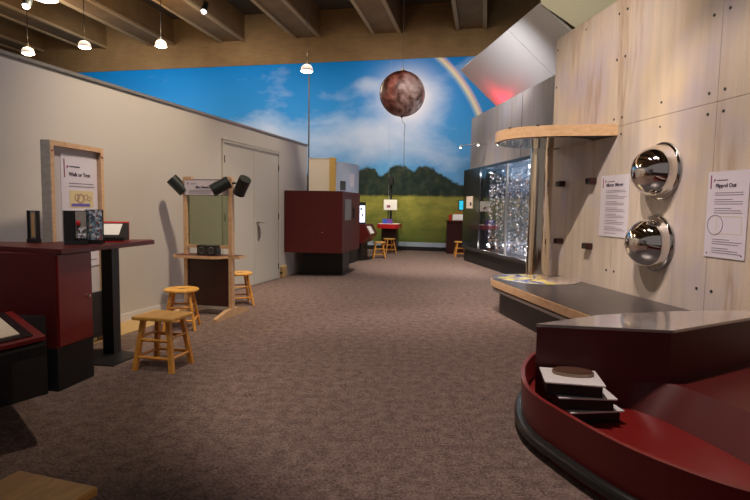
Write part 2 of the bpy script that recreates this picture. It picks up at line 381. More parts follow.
def words(txt, size, mat, parent, loc, rot, name='lettering', ext=.0008, align='LEFT'):
    cu = bpy.data.curves.new(name, 'FONT'); cu.body = txt; cu.size = size; cu.extrude = ext; cu.align_x = align; cu.offset = size * .03
    t = bpy.data.objects.new('tmp', cu); S.collection.objects.link(t)
    dg = bpy.context.evaluated_depsgraph_get(); me = bpy.data.meshes.new_from_object(t.evaluated_get(dg))
    bpy.data.objects.remove(t); me.materials.clear(); me.materials.append(M[mat])
    o = bpy.data.objects.new(name, me); S.collection.objects.link(o); o.parent = parent; o.location = loc; o.rotation_euler = rot
    return o
def copy_thing(root, loc, rz, label, group=None):
    r = root.copy(); S.collection.objects.link(r); r.location = loc; r.rotation_euler.z = rz; r['label'] = label
    if group: r['group'] = group
    for ch in list(root.children):
        c = ch.copy(); S.collection.objects.link(c); c.parent = r
        for g in ch.children:
            d = g.copy(); S.collection.objects.link(d); d.parent = c
    return r

# ------------------------------------------------------------------ floor, partitions, mural wall, ceiling
link('floor', bx(-16, 8, -3, 19, -.1, 0), 'carpet')['kind'] = 'structure'
LW = (-1.702, 8.999)   # a point at the foot of the left partition
LH = 15.33
# wall_left in its own frame: x right into the room, y along
LWr = thing('wall_left', (LW[0], LW[1], 0), LH, kind='structure')
link('partition', bx(-.12, 0, -10.5, 1.34, 0, 2.40), 'wall_paint', LWr)
link('cap_channel', box(bx(-.135, .012, -10.5, 1.352, 2.425, 2.455), -.11, -.005, -10.5, 1.34, 2.40, 2.425), 'grey_metal', LWr)
bb = link('baseboard_left', bx(.001, .014, -10.5, -1.75, .0, .085), 'trim_white', None, loc=(LW[0], LW[1], 0), rotz=-R(LH)); bb['kind'] = 'structure'
tr = link('trim_1', bx(.0, .40, -6.2, -2.6, .0005, .004), 'vinyl', None, loc=(LW[0], LW[1], 0), rotz=-R(LH)); tr['kind'] = 'structure'
# double door in the left partition
dr = thing('door_1', (LW[0], LW[1], 0), LH, kind='structure')
fr = B(); box(fr, .0, .022, .055, .09, 0, 2.17); box(fr, .0, .022, -1.70, -1.665, 0, 2.17); box(fr, .0, .022, -1.70, .09, 2.135, 2.17); box(fr, 0, .03, -1.70, .09, 2.17, 2.18)
link('door_frame', fr, 'door_paint', dr)
for y0, y1 in ((-1.655, -.806), (-.800, .047)):
    lf = link('door_leaf', bx(.001, .016, y0, y1, .012, 2.095), 'door_paint', dr)
    yy = y0 - .004 if y0 < -1 else y1 + .004
    for z in (.22, 1.08, 1.90): link('hinge', cyl(B(), (.024, yy, z - .05), (.024, yy, z + .05), .008, seg=8), 'charcoal', lf)
h = B(); cyl(h, (.01, -.70, .99), (.07, -.70, .99), .012, seg=10); cyl(h, (.065, -.70, .99), (.065, -.56, .985), .009, seg=10); cyl(h, (.014, -.70, .99), (.02, -.70, .99), .03, seg=16)
link('lever_handle', h, 'steel', dr, smooth=True)
h = B(); tube(h, [(.02, -.66, .93), (.05, -.66, .90), (.05, -.66, .76), (.02, -.66, .72)], .008); box(h, .012, .02, -.69, -.63, .70, .96)
link('pull_handle', h, 'steel', dr, smooth=True)
# mural wall
MA = 11.74; MO = (.754, 15.80)
def room(u, v, z=0):
    a = R(MA); return (MO[0] + u * math.cos(a) + v * math.sin(a), MO[1] - u * math.sin(a) + v * math.cos(a), z)
link('wall_back', bx(-17, 8, 0, .2, 5.62, 7.3), 'concrete', loc=room(0, -.02), rotz=-R(MA))['kind'] = 'structure'
o = link('wall_mural', bx(-17, 8, 0, .2, .14, 5.64), 'mural', loc=room(0, 0), rotz=-R(MA)); o['kind'] = 'structure'
link('baseboard_back', bx(-17, 8, -.05, .2, 0, .12), 'black', loc=room(0, 0), rotz=-R(MA))['kind'] = 'structure'
link('trim_2', bx(-17, 8, -.03, .02, .12, .25), 'blue_grey', loc=room(0, 0), rotz=-R(MA))['kind'] = 'structure'
for u, nm in ((-2.91, 'trim_3'), (-.38, 'trim_4')):
    link(nm, bx(u - (.022 if nm == 'trim_3' else .002), u + (.022 if nm == 'trim_3' else .002), -.008, .01, .25, 5.62), 'charcoal' if nm == 'trim_3' else 'blue_grey', loc=room(0, 0), rotz=-R(MA))['kind'] = 'structure'
# ceiling and concrete beams (double tees)
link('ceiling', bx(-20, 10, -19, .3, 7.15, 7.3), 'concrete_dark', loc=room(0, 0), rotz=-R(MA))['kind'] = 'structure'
for k in range(-6, 3):
    u = -.52 + 2.45 * k
    r = thing('ceiling_beam', room(u, 0, 6.34), MA, kind='structure')
    hw = .43
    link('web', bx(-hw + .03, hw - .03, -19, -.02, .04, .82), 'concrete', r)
    link('flange', box(bx(-hw, -hw + .10, -19, -.02, 0, .07), hw - .10, hw, -19, -.02, 0, .07), 'concrete_lip_lit', r)

# right partitions
WH = -8.5; WA = (2.506, 5.782)
ply_wall = thing('wall_right', (WA[0], WA[1], 0), WH, kind='structure')
# local: x to the right of heading (behind the face), y along heading (far end +1.26)
link('stud_core', bx(.021, .75, -6.0, 1.255, 0, 3.455), 'ply_grey', ply_wall)
ys = [1.26, -.17, -1.50, -2.72, -4.0, -6.0]
for a_, b_ in zip(ys, ys[1:]):
    for z0, z1 in ((0, 2.145), (2.149, 3.47)):
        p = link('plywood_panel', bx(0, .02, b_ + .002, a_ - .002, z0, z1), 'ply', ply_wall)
        bo = B()
        for yb in ([a_ - .07, b_ + .09] if a_ < 1 else [b_ + .07, a_ - .05]):
            for z in ((.30, .62, 2.06) if z0 == 0 else (2.23, 2.85, 3.32)):
                cyl(bo, (-.004, yb, z), (.002, yb, z), .013, seg=10)
        for yb, z in (((a_ + b_) / 2, z0 + .12), ((a_ + b_) / 2, z1 - .10)): cyl(bo, (-.004, yb, z), (.002, yb, z), .011, seg=8)
        link('bolt', bo, 'charcoal', p)
# far partition above and around the glass case
CF = (2.19, 12.607); CH = -7.7
far = thing('wall_right_rear', (CF[0], CF[1], 0), CH, kind='structure')
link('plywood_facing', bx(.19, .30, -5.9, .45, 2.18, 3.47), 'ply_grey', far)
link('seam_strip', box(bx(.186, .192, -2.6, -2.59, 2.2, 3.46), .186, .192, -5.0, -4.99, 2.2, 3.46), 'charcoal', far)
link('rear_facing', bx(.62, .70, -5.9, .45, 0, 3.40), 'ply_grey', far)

# sloped soffit over the far partition
def quad_slab(name, p, mat, t=.05, par=None):
    p = [Vector(x) for x in p]; n = (p[1] - p[0]).cross(p[3] - p[0]).normalized()
    if n.z < 0: n = -n
    bm = B(); a = [bm.verts.new(x) for x in p]; c = [bm.verts.new(x + n * t) for x in p]
    bm.faces.new(a); bm.faces.new(c[::-1])
    for i in range(4): bm.faces.new([a[i], a[(i + 1) % 4], c[(i + 1) % 4], c[i]])
    return link(name, bm, mat, par)
sd = Vector((math.sin(R(WH)), math.cos(R(WH)), 0)); up0 = Vector((1.968, 12.9, 4.58)); lo = Vector((1.35, .0, -1.26))
sf = thing('soffit_panels', (0, 0, 0), kind='structure')
for s0, s1 in ((0, -2.905), (-2.92, -4.245)):
    quad_slab('soffit_panel', [up0 + sd * s0, up0 + sd * s1, up0 + sd * s1 + lo, up0 + sd * s0 + lo], 'soffit', par=sf)
quad_slab('soffit_return', [(2.595, 8.68, 4.54), (2.145, 8.50, 5.98), (4.25, 7.90, 4.30), (4.70, 8.08, 2.86)], 'soffit_warm', t=.008, par=sf)

# ------------------------------------------------------------------ glass case with hanging flakes
case = thing('display_case', (CF[0], CF[1], 0), CH, 'long black framed glass case of glinting hanging flakes, set in grey partition', 'display case')
FE = .33
link('plinth', bx(.05, .60, -5.4, FE - .04, 0, .30), 'black', case)
b_ = B(); box(b_, 0, .6, -5.42, FE, .30, .34); box(b_, 0, .6, -5.42, FE, 2.14, 2.20); box(b_, 0, .6, FE - .02, FE, .34, 2.14); box(b_, .0, .6, -5.42, -5.38, .34, 2.14)
link('cabinet_frame', b_, 'black_gloss', case)
link('end_panel', bx(.002, .03, -.85, FE - .02, .34, 2.14), 'black_gloss', case)
link('back_panel', bx(.55, .59, -5.38, FE - .02, .34, 2.14), 'case_back', case)
link('glass_pane', bx(.008, .014, -2.42, -.85, .34, 2.14), 'glass', case)
link('glass_pane', bx(.008, .014, -5.38, -2.44, .34, 2.14), 'glass', case)
link('mullion', bx(-.004, .03, -2.45, -2.41, .34, 2.14), 'grey_metal', case)
link('lower_rail', bx(-.006, .02, -5.4, FE, .30, .37), 'charcoal', case)
nc = link('notice_card', bx(-.008, .0, -.40, .05, 1.28, 1.56), 'cream', case); nc['label'] = 'cream card with a small dark square'
link('printed_square', bx(-.010, -.007, -.34, -.22, 1.34, 1.42), 'ink', nc)
fk = B(); rnd = random.Random(3)
for s in range(135):
    y = -5.25 + s * .0325 * .99; xx = rnd.uniform(.10, .45)
    cyl(fk, (xx, y, .5), (xx, y, 2.13), .0006, seg=3, mi=1)
    z = 2.06 - rnd.uniform(0, .12)
    while z > .45:
        if rnd.random() < .85:
            rot = Matrix.Translation((xx, y + rnd.uniform(-.008, .008), z)) @ Matrix.Rotation(rnd.uniform(0, 2 * PI), 4, 'Z') @ Matrix.Rotation(rnd.uniform(-.5, .5), 4, 'X')
            ww, hh = rnd.uniform(.009, .018), rnd.uniform(.011, .022)
            box(fk, -ww, ww, -.001, .001, -hh, hh, mi=rnd.choice((0, 0, 1, 1, 3, 2)), mtx=rot)
        z -= rnd.uniform(.05, .09)
o = link('hanging_flakes', fk, ['flake_white', 'flake_mirror', 'flake_pink', 'case_back'], loc=(CF[0], CF[1], 0), rotz=-R(CH))
tag(o, 'shimmering curtain of small mirror flakes hanging on threads inside the glass case', 'mirror flakes', kind='stuff')
for yy in (-1.2, -2.2, -3.2, -4.2):  # unseen lights added inside the case so the flakes glint
    lamp('POINT', (.10, yy, 2.05), 18, (.88, .92, 1), size=.03, name='added_case_light', parent=case)
    lamp('POINT', (.10, yy, .46), 14, (1, .93, .9), size=.03, name='added_case_light', parent=case)
# small arm lamps on the far partition
al = thing('arm_spotlight', (CF[0], CF[1], 2.72), CH, 'small pair of lit spot heads on a thin arm from grey plywood partition', 'spotlight')
link('arm', tube(B(), [(.19, -.75, 0), (-.05, -.72, .01), (-.30, -.30, -.02)], .010), 'steel', al)
for p_ in ((-.02, -.72, -.03), (-.30, -.30, -.05)):
    sh = link('lamp_head', cyl(B(), p_, (p_[0] + .02, p_[1] + .01, p_[2] + .06), .035, .02, seg=12), 'steel', al)
    link('bulb', lathe(B(), [(0, -.02), (.026, -.008), (.02, .01), (0, .012)], 12, mtx=Matrix.Translation(p_)), 'bulb', sh)

# ------------------------------------------------------------------ poster builder (local: faces -Y, bottom at z=0, centre x=0)
def poster(parent, w_, h_, title, ycol='paper', name='printed_panel', drawing=None, loc=(0, 0, 0), rot=(0, 0, 0), rows=12, wide=False):
    p = link(name, bx(-w_ / 2, w_ / 2, 0, .006, 0, h_), ycol, parent, loc=loc); p.rotation_euler = rot
    e = -.0015
    x0 = -w_ / 2 + w_ * .20
    if not wide:
        link('logo_bar', bx(-w_ / 2 + w_ * .07, -w_ / 2 + w_ * .095, e, .001, h_ * .80, h_ * .96), 'ink_red', p)
        lg = B(); prism(lg, [(0, 0), (.2, .9), (.9, 1.0), (.55, .35)], 0, .001)
        bmesh.ops.transform(lg, matrix=Matrix.Translation((x0 - w_ * .06, 0, h_ * .875)) @ Matrix.Rotation(R(90), 4, 'X') @ Matrix.Scale(w_ * .07, 4), verts=lg.verts)
        link('logo_leaf', lg, 'ink_red', p)
        link('logo_line', bx(x0 + w_ * .02, x0 + w_ * .30, e, .001, h_ * .892, h_ * .902), 'ink', p)
        words(title, w_ * .105, 'ink', p, (x0, -.001, h_ * .815), (R(90), 0, 0), 'heading')
        t = B(); rr = random.Random(len(title)); z = h_ * .755; k = 0
        lo_ = h_ * (.05)
        while z > lo_:
            if drawing and drawing[1] * h_ < z < drawing[2] * h_: z = drawing[1] * h_ - h_ * .02; continue
            k += 1
            if k % 4 == 3: z -= h_ * .025; continue
            box(t, x0, x0 + w_ * (.74 if k % 4 else .45) * rr.uniform(.85, 1), e, .001, z - h_ * .007, z + h_ * .001); z -= h_ * .026
        link('body_text', t, 'ink_grey', p)
        if drawing:
            if drawing[0] == 'map':
                link('drawing', bx(x0, x0 + w_ * .66, e, .001, h_ * (drawing[1] + .02), h_ * (drawing[2] - .01)), 'sticker_yellow', p)
                q = B()
                for cx_, cz_, r_ in ((.2, .6, .07), (.30, .55, .10), (.45, .62, .06), (.55, .55, .05)):
                    z_ = h_ * (drawing[1] + cz_ * (drawing[2] - drawing[1]))
                    lathe(q, [(w_ * r_, -.001), (w_ * r_, .001), (w_ * r_ * .7, .001), (w_ * r_ * .7, -.001), (w_ * r_, -.001)], 20, mtx=Matrix.Translation((x0 + w_ * cx_, -.002, z_)) @ Matrix.Rotation(R(90), 4, 'X'))
                link('drawn_swirls', q, 'tan_edge', p)
                q = B(); box(q, x0 + w_ * .04, x0 + w_ * .56, e - .001, .001, h_ * (drawing[1] + .03), h_ * (drawing[1] + .055)); link('drawn_base', q, 'sticker_blue', p)
            else:
                z_ = h_ * (drawing[1] + drawing[2]) / 2
                q = lathe(B(), [(w_ * .20, -.001), (w_ * .20, .001), (w_ * .19, .001), (w_ * .19, -.001), (w_ * .20, -.001)], 28, mtx=Matrix.Translation((x0 + w_ * .05, -.002, z_)) @ Matrix.Rotation(R(90), 4, 'X'))
                link('drawn_ring', q, 'ink_grey', p)
                q = B(); a0, a1, c0, c1 = x0 + w_ * .08, x0 + w_ * .68, h_ * (drawing[1] + .02), h_ * (drawing[2] - .02)
                for zz in (c0, c1): box(q, a0, a1, e, .001, zz, zz + .003)
                for xx in (a0, a1): box(q, xx, xx + .003, e, .001, c0, c1)
                link('drawn_rectangle', q, 'sticker_yellow', p)
    else:
        lg = B(); prism(lg, [(0, 0), (.2, .9), (.9, 1.0), (.55, .35)], 0, .001)
        bmesh.ops.transform(lg, matrix=Matrix.Translation((-w_ * .44, 0, h_ * .68)) @ Matrix.Rotation(R(90), 4, 'X') @ Matrix.Scale(h_ * .16, 4), verts=lg.verts)
        link('logo_leaf', lg, 'ink', p)
        t = B(); box(t, -w_ * .36, -w_ * .22, e, .001, h_ * .74, h_ * .78)
        for z_, a0, a1 in ((.30, -.40, .30), (.20, -.40, .26), (.11, -.40, .10)): box(t, w_ * a0, w_ * a1, e, .001, h_ * z_, h_ * (z_ + .035))
        link('body_text', t, 'ink_grey', p)
        words(title, h_ * .22, 'ink', p, (-w_ * .24, -.001, h_ * .46), (R(90), 0, 0), 'heading')
    return p

# ------------------------------------------------------------------ right wall: posters, bowls, pegs
def on_wall(s, z, x=0):    # s metres along heading from the wall point
    a = R(WH); return Vector((WA[0] + s * math.sin(a) + x * math.cos(a), WA[1] + s * math.cos(a) - x * math.sin(a), z))
wrot = -R(WH) - PI / 2      # local -Y looks out of the wall face
def s_of(y): return (y - WA[1]) / math.cos(R(WH))
def wall_poster(yc, z0, w_, h_, title, label, drawing=None):
    q = on_wall(s_of(yc), z0, -.008); t = thing('exhibit_poster', q, 0, label, 'poster', 'posters on the plywood wall'); t.rotation_euler.z = wrot
    poster(t, w_, h_, title, drawing=drawing); return t
wall_poster(5.60, .985, .50, .655, 'Mirror Mirror', 'narrow text poster on plywood between the small dark pegs and the mirrored bowls')
t = wall_poster(4.13, .90, .40, .685, 'Flipped Out', 'poster with a faint ring and rectangle drawing right of the mirrored bowls', ('ring', .26, .50))
for x_ in (-.17, .17):
    link('screw', cyl(B(), (x_, -.003, .03), (x_, .001, .03), .006, seg=8), 'charcoal', t)

def bowl(y, z, label):
    q = on_wall(s_of(y), z, -.002); t = thing('mirrored_bowl', q, 0, label, 'mirror', 'mirrored domes on the plywood wall'); t.rotation_euler.z = wrot
    rr = .245
    prof = [(.258, 0), (.258, .010), (.250, .014), (.242, .020)] + [(.238 * math.cos(R(k)), .030 + .238 * math.sin(R(k))) for k in range(0, 90, 6)] + [(0, .268)]
    link('dome', lathe(B(), prof, 64, mtx=Matrix.Rotation(R(90), 4, 'X')), 'chrome', t, smooth=True)
    br = B(); lathe(br, [(.258, 0), (.265, .002), (.265, .010), (.258, .014)], 64, mtx=Matrix.Rotation(R(90), 4, 'X'))
    link('rim', br, 'steel', t, smooth=True)
bowl(4.895, 1.632, 'upper of the two mirrored domes, beneath the canopy height on the plywood wall')
bowl(4.93, .968, 'lower of the two mirrored domes, just above the dark platform')
bowl_lab = [(6.70, 1.592, 'upper dark peg block nearest the chrome column'), (6.006, 1.596, 'upper dark peg block beside the narrow text poster'),
            (6.688, .87, 'lower dark peg block nearest the chrome column'), (6.022, .855, 'lower dark peg block beside the narrow text poster')]
for y, z, lb in bowl_lab:
    q = on_wall(s_of(y), z); t = thing('wall_peg', q, 0, lb, 'peg', 'dark peg blocks on the plywood wall'); t.rotation_euler.z = wrot
    link('block', bx(-.055, .055, -.075, .0, -.035, .035), 'cherry_dark', t, bevel=.006)
    link('face_plate', bx(-.045, .045, -.079, -.074, -.026, .026), 'black_gloss', t)

# ------------------------------------------------------------------ platform, column, canopy
PC = (1.98, 6.30)
def plat(rad, front_off=0, y_near=3.80):
    pts = []
    a = R(WH); d = Vector((math.sin(a), math.cos(a)))
    n = Vector((-d.y, d.x))        # to the left of heading
    c = Vector(PC)
    th0 = math.atan2(n.y, n.x)
    near = c + n * rad - d * (6.30 - y_near)
    pts.append((near.x, near.y))
    for k in range(0, 25):
        t_ = th0 - PI * 0.98 * k / 24 * .72
        pts.append((c.x + rad * math.cos(t_), c.y + rad * math.sin(t_)))
    far_ = on_wall(s_of(6.75), 0, -.004); pts.append((far_.x, far_.y))
    nr = on_wall(s_of(y_near - .1), 0, -.004); pts.append((nr.x, nr.y))
    return pts
pf = thing('column_platform', (0, 0, 0), 0, 'low round-ended plywood platform with dark top carrying the chrome column', 'platform')
link('base', prism(B(), plat(.45), 0, .275), 'charcoal', pf)
link('lower_trim', prism(B(), plat(.535), .275, .305), 'plywood_grey', pf)
link('shadow_gap', prism(B(), plat(.51), .305, .33), 'black', pf)
link('plywood_edge', prism(B(), plat(.56), .33, .415), 'birch', pf, bevel=.004)
link('top_surface', prism(B(), plat(.552), .415, .421), 'platform_top', pf)
dsc = lathe(B(), [(0, 0), (.46, 0), (.46, .004), (0, .004)], 64); link('picture_disc', dsc, 'disc_art', pf, loc=(PC[0] - .0, PC[1], .4215))
rg = lathe(B(), [(.46, 0), (.475, 0), (.475, .006), (.46, .006), (.46, 0)], 64); link('disc_ring', rg, 'steel', pf, loc=(PC[0], PC[1], .4215))
co = link('mirrored_column', lathe(B(), [(.134, 0), (.134, 1.63)], 64), 'column_steel', loc=(2.0, 6.42, .426), smooth=True)
tag(co, 'tall polished chrome column rising from the round picture disc to the canopy', 'column')
# canopy
cp = []
c0 = Vector(PC); e0 = on_wall(s_of(5.60), 0, -.003); e1 = on_wall(s_of(6.95), 0, -.003); rad = .565
def hull(P_):
    P_ = sorted(set(P_)); H_ = []
    for seq in (P_, P_[::-1]):
        q_ = []
        for p_ in seq:
            while len(q_) > 1 and (q_[-1][0] - q_[-2][0]) * (p_[1] - q_[-2][1]) - (q_[-1][1] - q_[-2][1]) * (p_[0] - q_[-2][0]) <= 0: q_.pop()
            q_.append(p_)
        H_ += q_[:-1]
    return H_
cp = [(c0.x + rad * math.cos(R(k)), c0.y + rad * math.sin(R(k))) for k in range(95, 300, 5)]
cp = hull(cp + [(e0.x, e0.y), (e1.x, e1.y), (c0.x + .22, c0.y - .60), (c0.x - .12, c0.y - .575)])
cn = thing('column_canopy', (0, 0, 2.04), 0, 'round-ended plywood canopy with mirrored underside projecting from wall over the column', 'canopy')
bmc = B(); prism(bmc, cp, .012, .13); link('plywood_band', bmc, 'birch', cn)
link('underside_panel', prism(B(), [(c0.x + (x - c0.x) * .96, c0.y + (y - c0.y) * .96) for x, y in cp], .006, .012), 'black', cn)
link('mirror_disc', lathe(B(), [(0, .0), (.52, .0), (.54, .006)], 64), 'mirror', cn, loc=(c0.x, c0.y, 0))
for ang in (-2.6, -2.0): link('fixing', cyl(B(), (c0.x + .555 * math.cos(ang), c0.y + .555 * math.sin(ang), .128), (c0.x + .555 * math.cos(ang), c0.y + .555 * math.sin(ang), .138), .02, seg=10), 'black', cn)

# ------------------------------------------------------------------ red bench island in the right foreground
isl = thing('curved_red_counter', (0, 0, 0), 0, 'dark red island with curved trough bench, black bumper and glossy grey counter top', 'counter')
rim = spline([Vector(q_) for q_ in ((1.35, 3.62), (1.123, 3.54), (.965, 3.29), (.880, 3.06), (.838, 2.83), (.850, 2.64), (.915, 2.42), (.985, 2.22), (1.07, 2.04), (1.19, 1.87), (1.33, 1.74), (1.65, 1.58), (2.2, 1.55), (2.9, 1.85))], 6)
rim = [Vector((p.x, p.y, .29)) for p in rim]
fo = offset(rim, .02)
foot = [Vector((p.x, p.y, 0)) for p in fo]
inn = offset(rim, .024)
innf = [Vector((p.x, p.y, .13)) for p in inn]
bm = B(); L = [[bm.verts.new(p) for p in row] for row in (foot, rim, inn, innf)]
for A_, C_ in zip(L, L[1:]):
    for i in range(len(A_) - 1): bm.faces.new([A_[i], A_[i + 1], C_[i + 1], C_[i]])
link('curved_rim', bm, 'cherry_red', isl, smooth=True)
link('trough_floor', prism(B(), [(p.x, p.y) for p in offset(rim, .035)] + [(2.85, 2.9), (2.74, 3.5), (1.5, 3.55)], .09, .13), 'cherry_red', isl)
link('bumper', tube(B(), [Vector((p.x, p.y, .06)) for p in offset(foot, -.016)], .034, 12), 'rubber', isl, smooth=True)
# lower tier: loft between its foot on the trough and its top ledge
tail = [(2.88, 1.95), (2.88, 2.9), (2.78, 3.45), (1.45, 3.25)]
ft = [tuple(p) for p in spline([Vector(q_) for q_ in ((.96, 3.02), (1.355, 2.985), (1.52, 2.85), (1.60, 2.65), (1.65, 2.45), (1.70, 2.22), (1.77, 1.98), (1.95, 1.75))], 6)] + tail
tp = [tuple(p) for p in spline([Vector(q_) for q_ in ((.95, 3.01), (1.38, 2.955), (1.66, 2.88), (1.745, 2.72), (1.81, 2.53), (1.86, 2.30), (1.93, 2.03), (2.08, 1.80))], 6)] + tail
bm = B(); A_ = [bm.verts.new((x, y, .125)) for x, y in ft]; C_ = [bm.verts.new((x, y, .295)) for x, y in tp]
bm.faces.new(A_[::-1]); bm.faces.new(C_)
for i in range(len(A_)): bm.faces.new([A_[i], A_[(i + 1) % len(A_)], C_[(i + 1) % len(A_)], C_[i]])
link('lower_tier', bm, 'cherry', isl, smooth=True)
link('counter_body', prism(B(), [(.945, 2.995), (1.663, 2.89), (2.77, 3.515), (2.53, 3.50), (2.0, 3.43), (1.44, 3.27)], .29, .582), 'cherry', isl)
link('counter_top', prism(B(), [(.935, 2.985), (1.667, 2.875), (2.80, 3.515), (2.80, 3.545), (2.53, 3.52), (2.0, 3.45), (1.43, 3.285)], .582, .60), 'counter', isl, bevel=.002)

# stacked tiles with disc inside the trough
TC = (1.08, 2.80)
labs = ['grey square tile, lowest of the stack in the red trough', 'grey square tile, middle of the stack in the red trough', 'grey square tile on top of the stack, under the brown disc']
for i in range(3):
    z = .131 + i * .075; s = .152; rz = R((8, -2, -11)[i])
    t = thing('square_tile', (TC[0] + (.085, .05, 0)[i], TC[1] + (.01, .0, .0)[i], z), 0, labs[i], 'tile', 'square tiles stacked in the red trough'); t.rotation_euler.z = rz
    link('tile_body', bx(-s + .012, s - .012, -s * .8 + .012, s * .8 - .012, 0, .064), 'black', t)
    link('tile_face', bx(-s, s, -s * .88, s * .88, .064, .074), 'tile_grey', t, bevel=.004)
t = thing('flat_disc', (TC[0] + .02, TC[1] + .03, .3555), 0, 'flat brown disc with tan edge resting on the top grey tile', 'disc'); t.rotation_euler.z = R(-12)
bm = lathe(B(), [(0, 0), (.105, 0), (.11, .006), (.11, .018), (.0, .018)], 40); bmesh.ops.scale(bm, vec=(1, .55, 1), verts=bm.verts); link('disc_edge', bm, 'tan_edge', t)
bm = lathe(B(), [(0, .018), (.108, .018), (.10, .026), (0, .028)], 40); bmesh.ops.scale(bm, vec=(1, .55, 1), verts=bm.verts); link('disc_face', bm, 'brown_disc', t)

# ------------------------------------------------------------------ stools
def leg(bm, x0, y0, x1, y1, h, r=.016): cyl(bm, (x1, y1, 0), (x0, y0, h), r * .9, r, seg=12)
def stool(loc, rz, label, shape='round', H=.41, rs=.155, group='wooden stools'):
    t = thing('wooden_stool', loc, 0, label, 'stool', group); t.rotation_euler.z = rz
    if shape == 'round':
        link('seat', lathe(B(), [(0, H - .03), (rs - .012, H - .03), (rs, H - .022), (rs, H - .008), (rs - .01, H), (.05, H - .004), (0, H - .004)], 36), 'stool_seat', t, smooth=True)
        slot = bx(-.035, .035, -.009, .009, H - .004, H - .002); link('hand_slot', slot, 'black', t)
    else:
        link('seat', bx(-rs, rs, -rs * .86, rs * .86, H - .026, H), 'stool_seat', t, bevel=.006)
    k = .085 if shape == 'round' else .105; f = .15 if shape == 'round' else .155
    for sx, sy in ((1, 1), (1, -1), (-1, 1), (-1, -1)):
        if shape == 'round': link('leg', cyl(B(), (sx * f, sy * f, 0), (sx * k, sy * k, H - .03), .015, .017, seg=12), 'stool_wood', t, smooth=True)
        else:
            b2 = B(); w2 = .017; A_ = [b2.verts.new((sx * f + a * w2, sy * f * .86 + c * w2, 0)) for a, c in ((-1, -1), (1, -1), (1, 1), (-1, 1))]
            C_ = [b2.verts.new((sx * k + a * w2, sy * k * .86 + c * w2, H - .026)) for a, c in ((-1, -1), (1, -1), (1, 1), (-1, 1))]
            for i in range(4): b2.faces.new([A_[i], A_[(i + 1) % 4], C_[(i + 1) % 4], C_[i]])
            b2.faces.new(A_[::-1]); b2.faces.new(C_); link('leg', b2, 'stool_wood', t)
    yk = 1 if shape == 'round' else .86
    for z, ax in ((.10, 0), (.10, 1), (.23, 0), (.25, 1)):
        q = f + (k - f) * z / H
        for sg in (-1, 1):
            p1, p2 = ((-q, sg * q * yk, z), (q, sg * q * yk, z)) if ax == 0 else ((sg * q, -q * yk, z), (sg * q, q * yk, z))
            link('rung', cyl(B(), p1, p2, .010 if shape == 'round' else .012, seg=8), 'stool_wood', t, smooth=True)
    return t
stool((-1.62, 3.98, 0), R(-12), 'square-topped golden wooden stool standing beside the dark high table', 'square', H=.41, rs=.17)
stool((-1.0, 1.42, 0), R(-17), 'square wooden stool cut off by the bottom left corner', 'square', H=.41, rs=.155)
rs_ = stool((-1.95, 5.26, 0), R(10), 'round golden stool between the square stool and the lamp kiosk', rs=.168)
G2 = 'wooden stools'
copy_thing(rs_, (-1.72, 6.62, 0), R(25), 'round stool half hidden behind the right post of the lamp kiosk', G2)
copy_thing(rs_, (.10, 13.15, 0), R(5), 'far stool beside the glowing white screen, left of the pair', G2)
copy_thing(rs_, (.40, 14.66, 0), R(20), 'far stool under the small red table against the mural', G2)
copy_thing(rs_, (2.26, 13.85, 0), R(0), 'far stool in front of the dark kiosk beside the glass case', G2)

# ------------------------------------------------------------------ left: framed panel, high table, objects
fs = thing('framed_poster_stand', (-2.50, 4.41, 0), 9, 'tall birch framed panel with text and map drawing behind the high table', 'poster stand')
# local: x out of the panel face, y along
for y_ in (-.275, .310): link('post', bx(-.085, 0, y_, y_ + .035, 0, 1.74), 'birch', fs)
link('top_rail', bx(-.085, 0, -.24, .31, 1.70, 1.74), 'birch', fs)
link('side_panel', bx(-.085, -.002, -.280, -.276, 0, 1.74), 'birch_grey', fs)
link('backing_panel', bx(-.055, -.04, -.24, .31, .46, 1.70), 'plywood_grey', fs)
link('base_panel', bx(-.06, -.02, -.24, .31, .05, .46), 'black', fs)
for y_ in (-.258, .328): link('bolt', cyl(B(), (-.002, y_, 1.66), (.003, y_, 1.66), .009, seg=10), 'ink_red', fs)
pp = poster(fs, .43, .95, 'Walk or Trot', drawing=('map', .52, .70), loc=(-.034, .085, .70), rot=(0, 0, R(90)))
# high table
ht = thing('high_table', (0, 0, 0), 0, 'dark red high table with black post leg and cabinet, by left wall', 'table')
tpoly = [(-3.02, 3.74), (-2.03, 3.385), (-1.865, 4.43), (-1.93, 4.52), (-2.40, 4.30), (-2.50, 3.98), (-2.98, 3.98)]
link('table_top', prism(B(), tpoly, .915, .95), 'cherry', ht, bevel=.004)
cab = thing('x', (0, 0, 0)); bpy.data.objects.remove(cab)
a = R(9.5)
def loc2(p0, h, x, y): return (p0[0] + x * math.cos(h) + y * math.sin(h), p0[1] - x * math.sin(h) + y * math.cos(h))
K0 = (-2.085, 3.40)
link('cabinet_body', prism(B(), [loc2(K0, a, -.85, 0), loc2(K0, a, 0, 0), loc2(K0, a, 0, .33), loc2(K0, a, -.55, .33)], .29, .915), 'cherry', ht)
link('cabinet_base', prism(B(), [loc2(K0, a, -.85, .0), loc2(K0, a, .004, -.004), loc2(K0, a, .004, .334), loc2(K0, a, -.55, .33)], 0, .29), 'black', ht)
dd = link('cabinet_door', prism(B(), [loc2(K0, a, .001, .012), loc2(K0, a, .014, .012), loc2(K0, a, .014, .322), loc2(K0, a, .001, .322)], .30, .905), 'cherry_red', ht)
kx = loc2(K0, a, .012, .28); ky = loc2(K0, a, .03, .28)
link('knob', cyl(B(), (kx[0], kx[1], .60), (ky[0], ky[1], .60), .007, .010, seg=12), 'steel', dd)
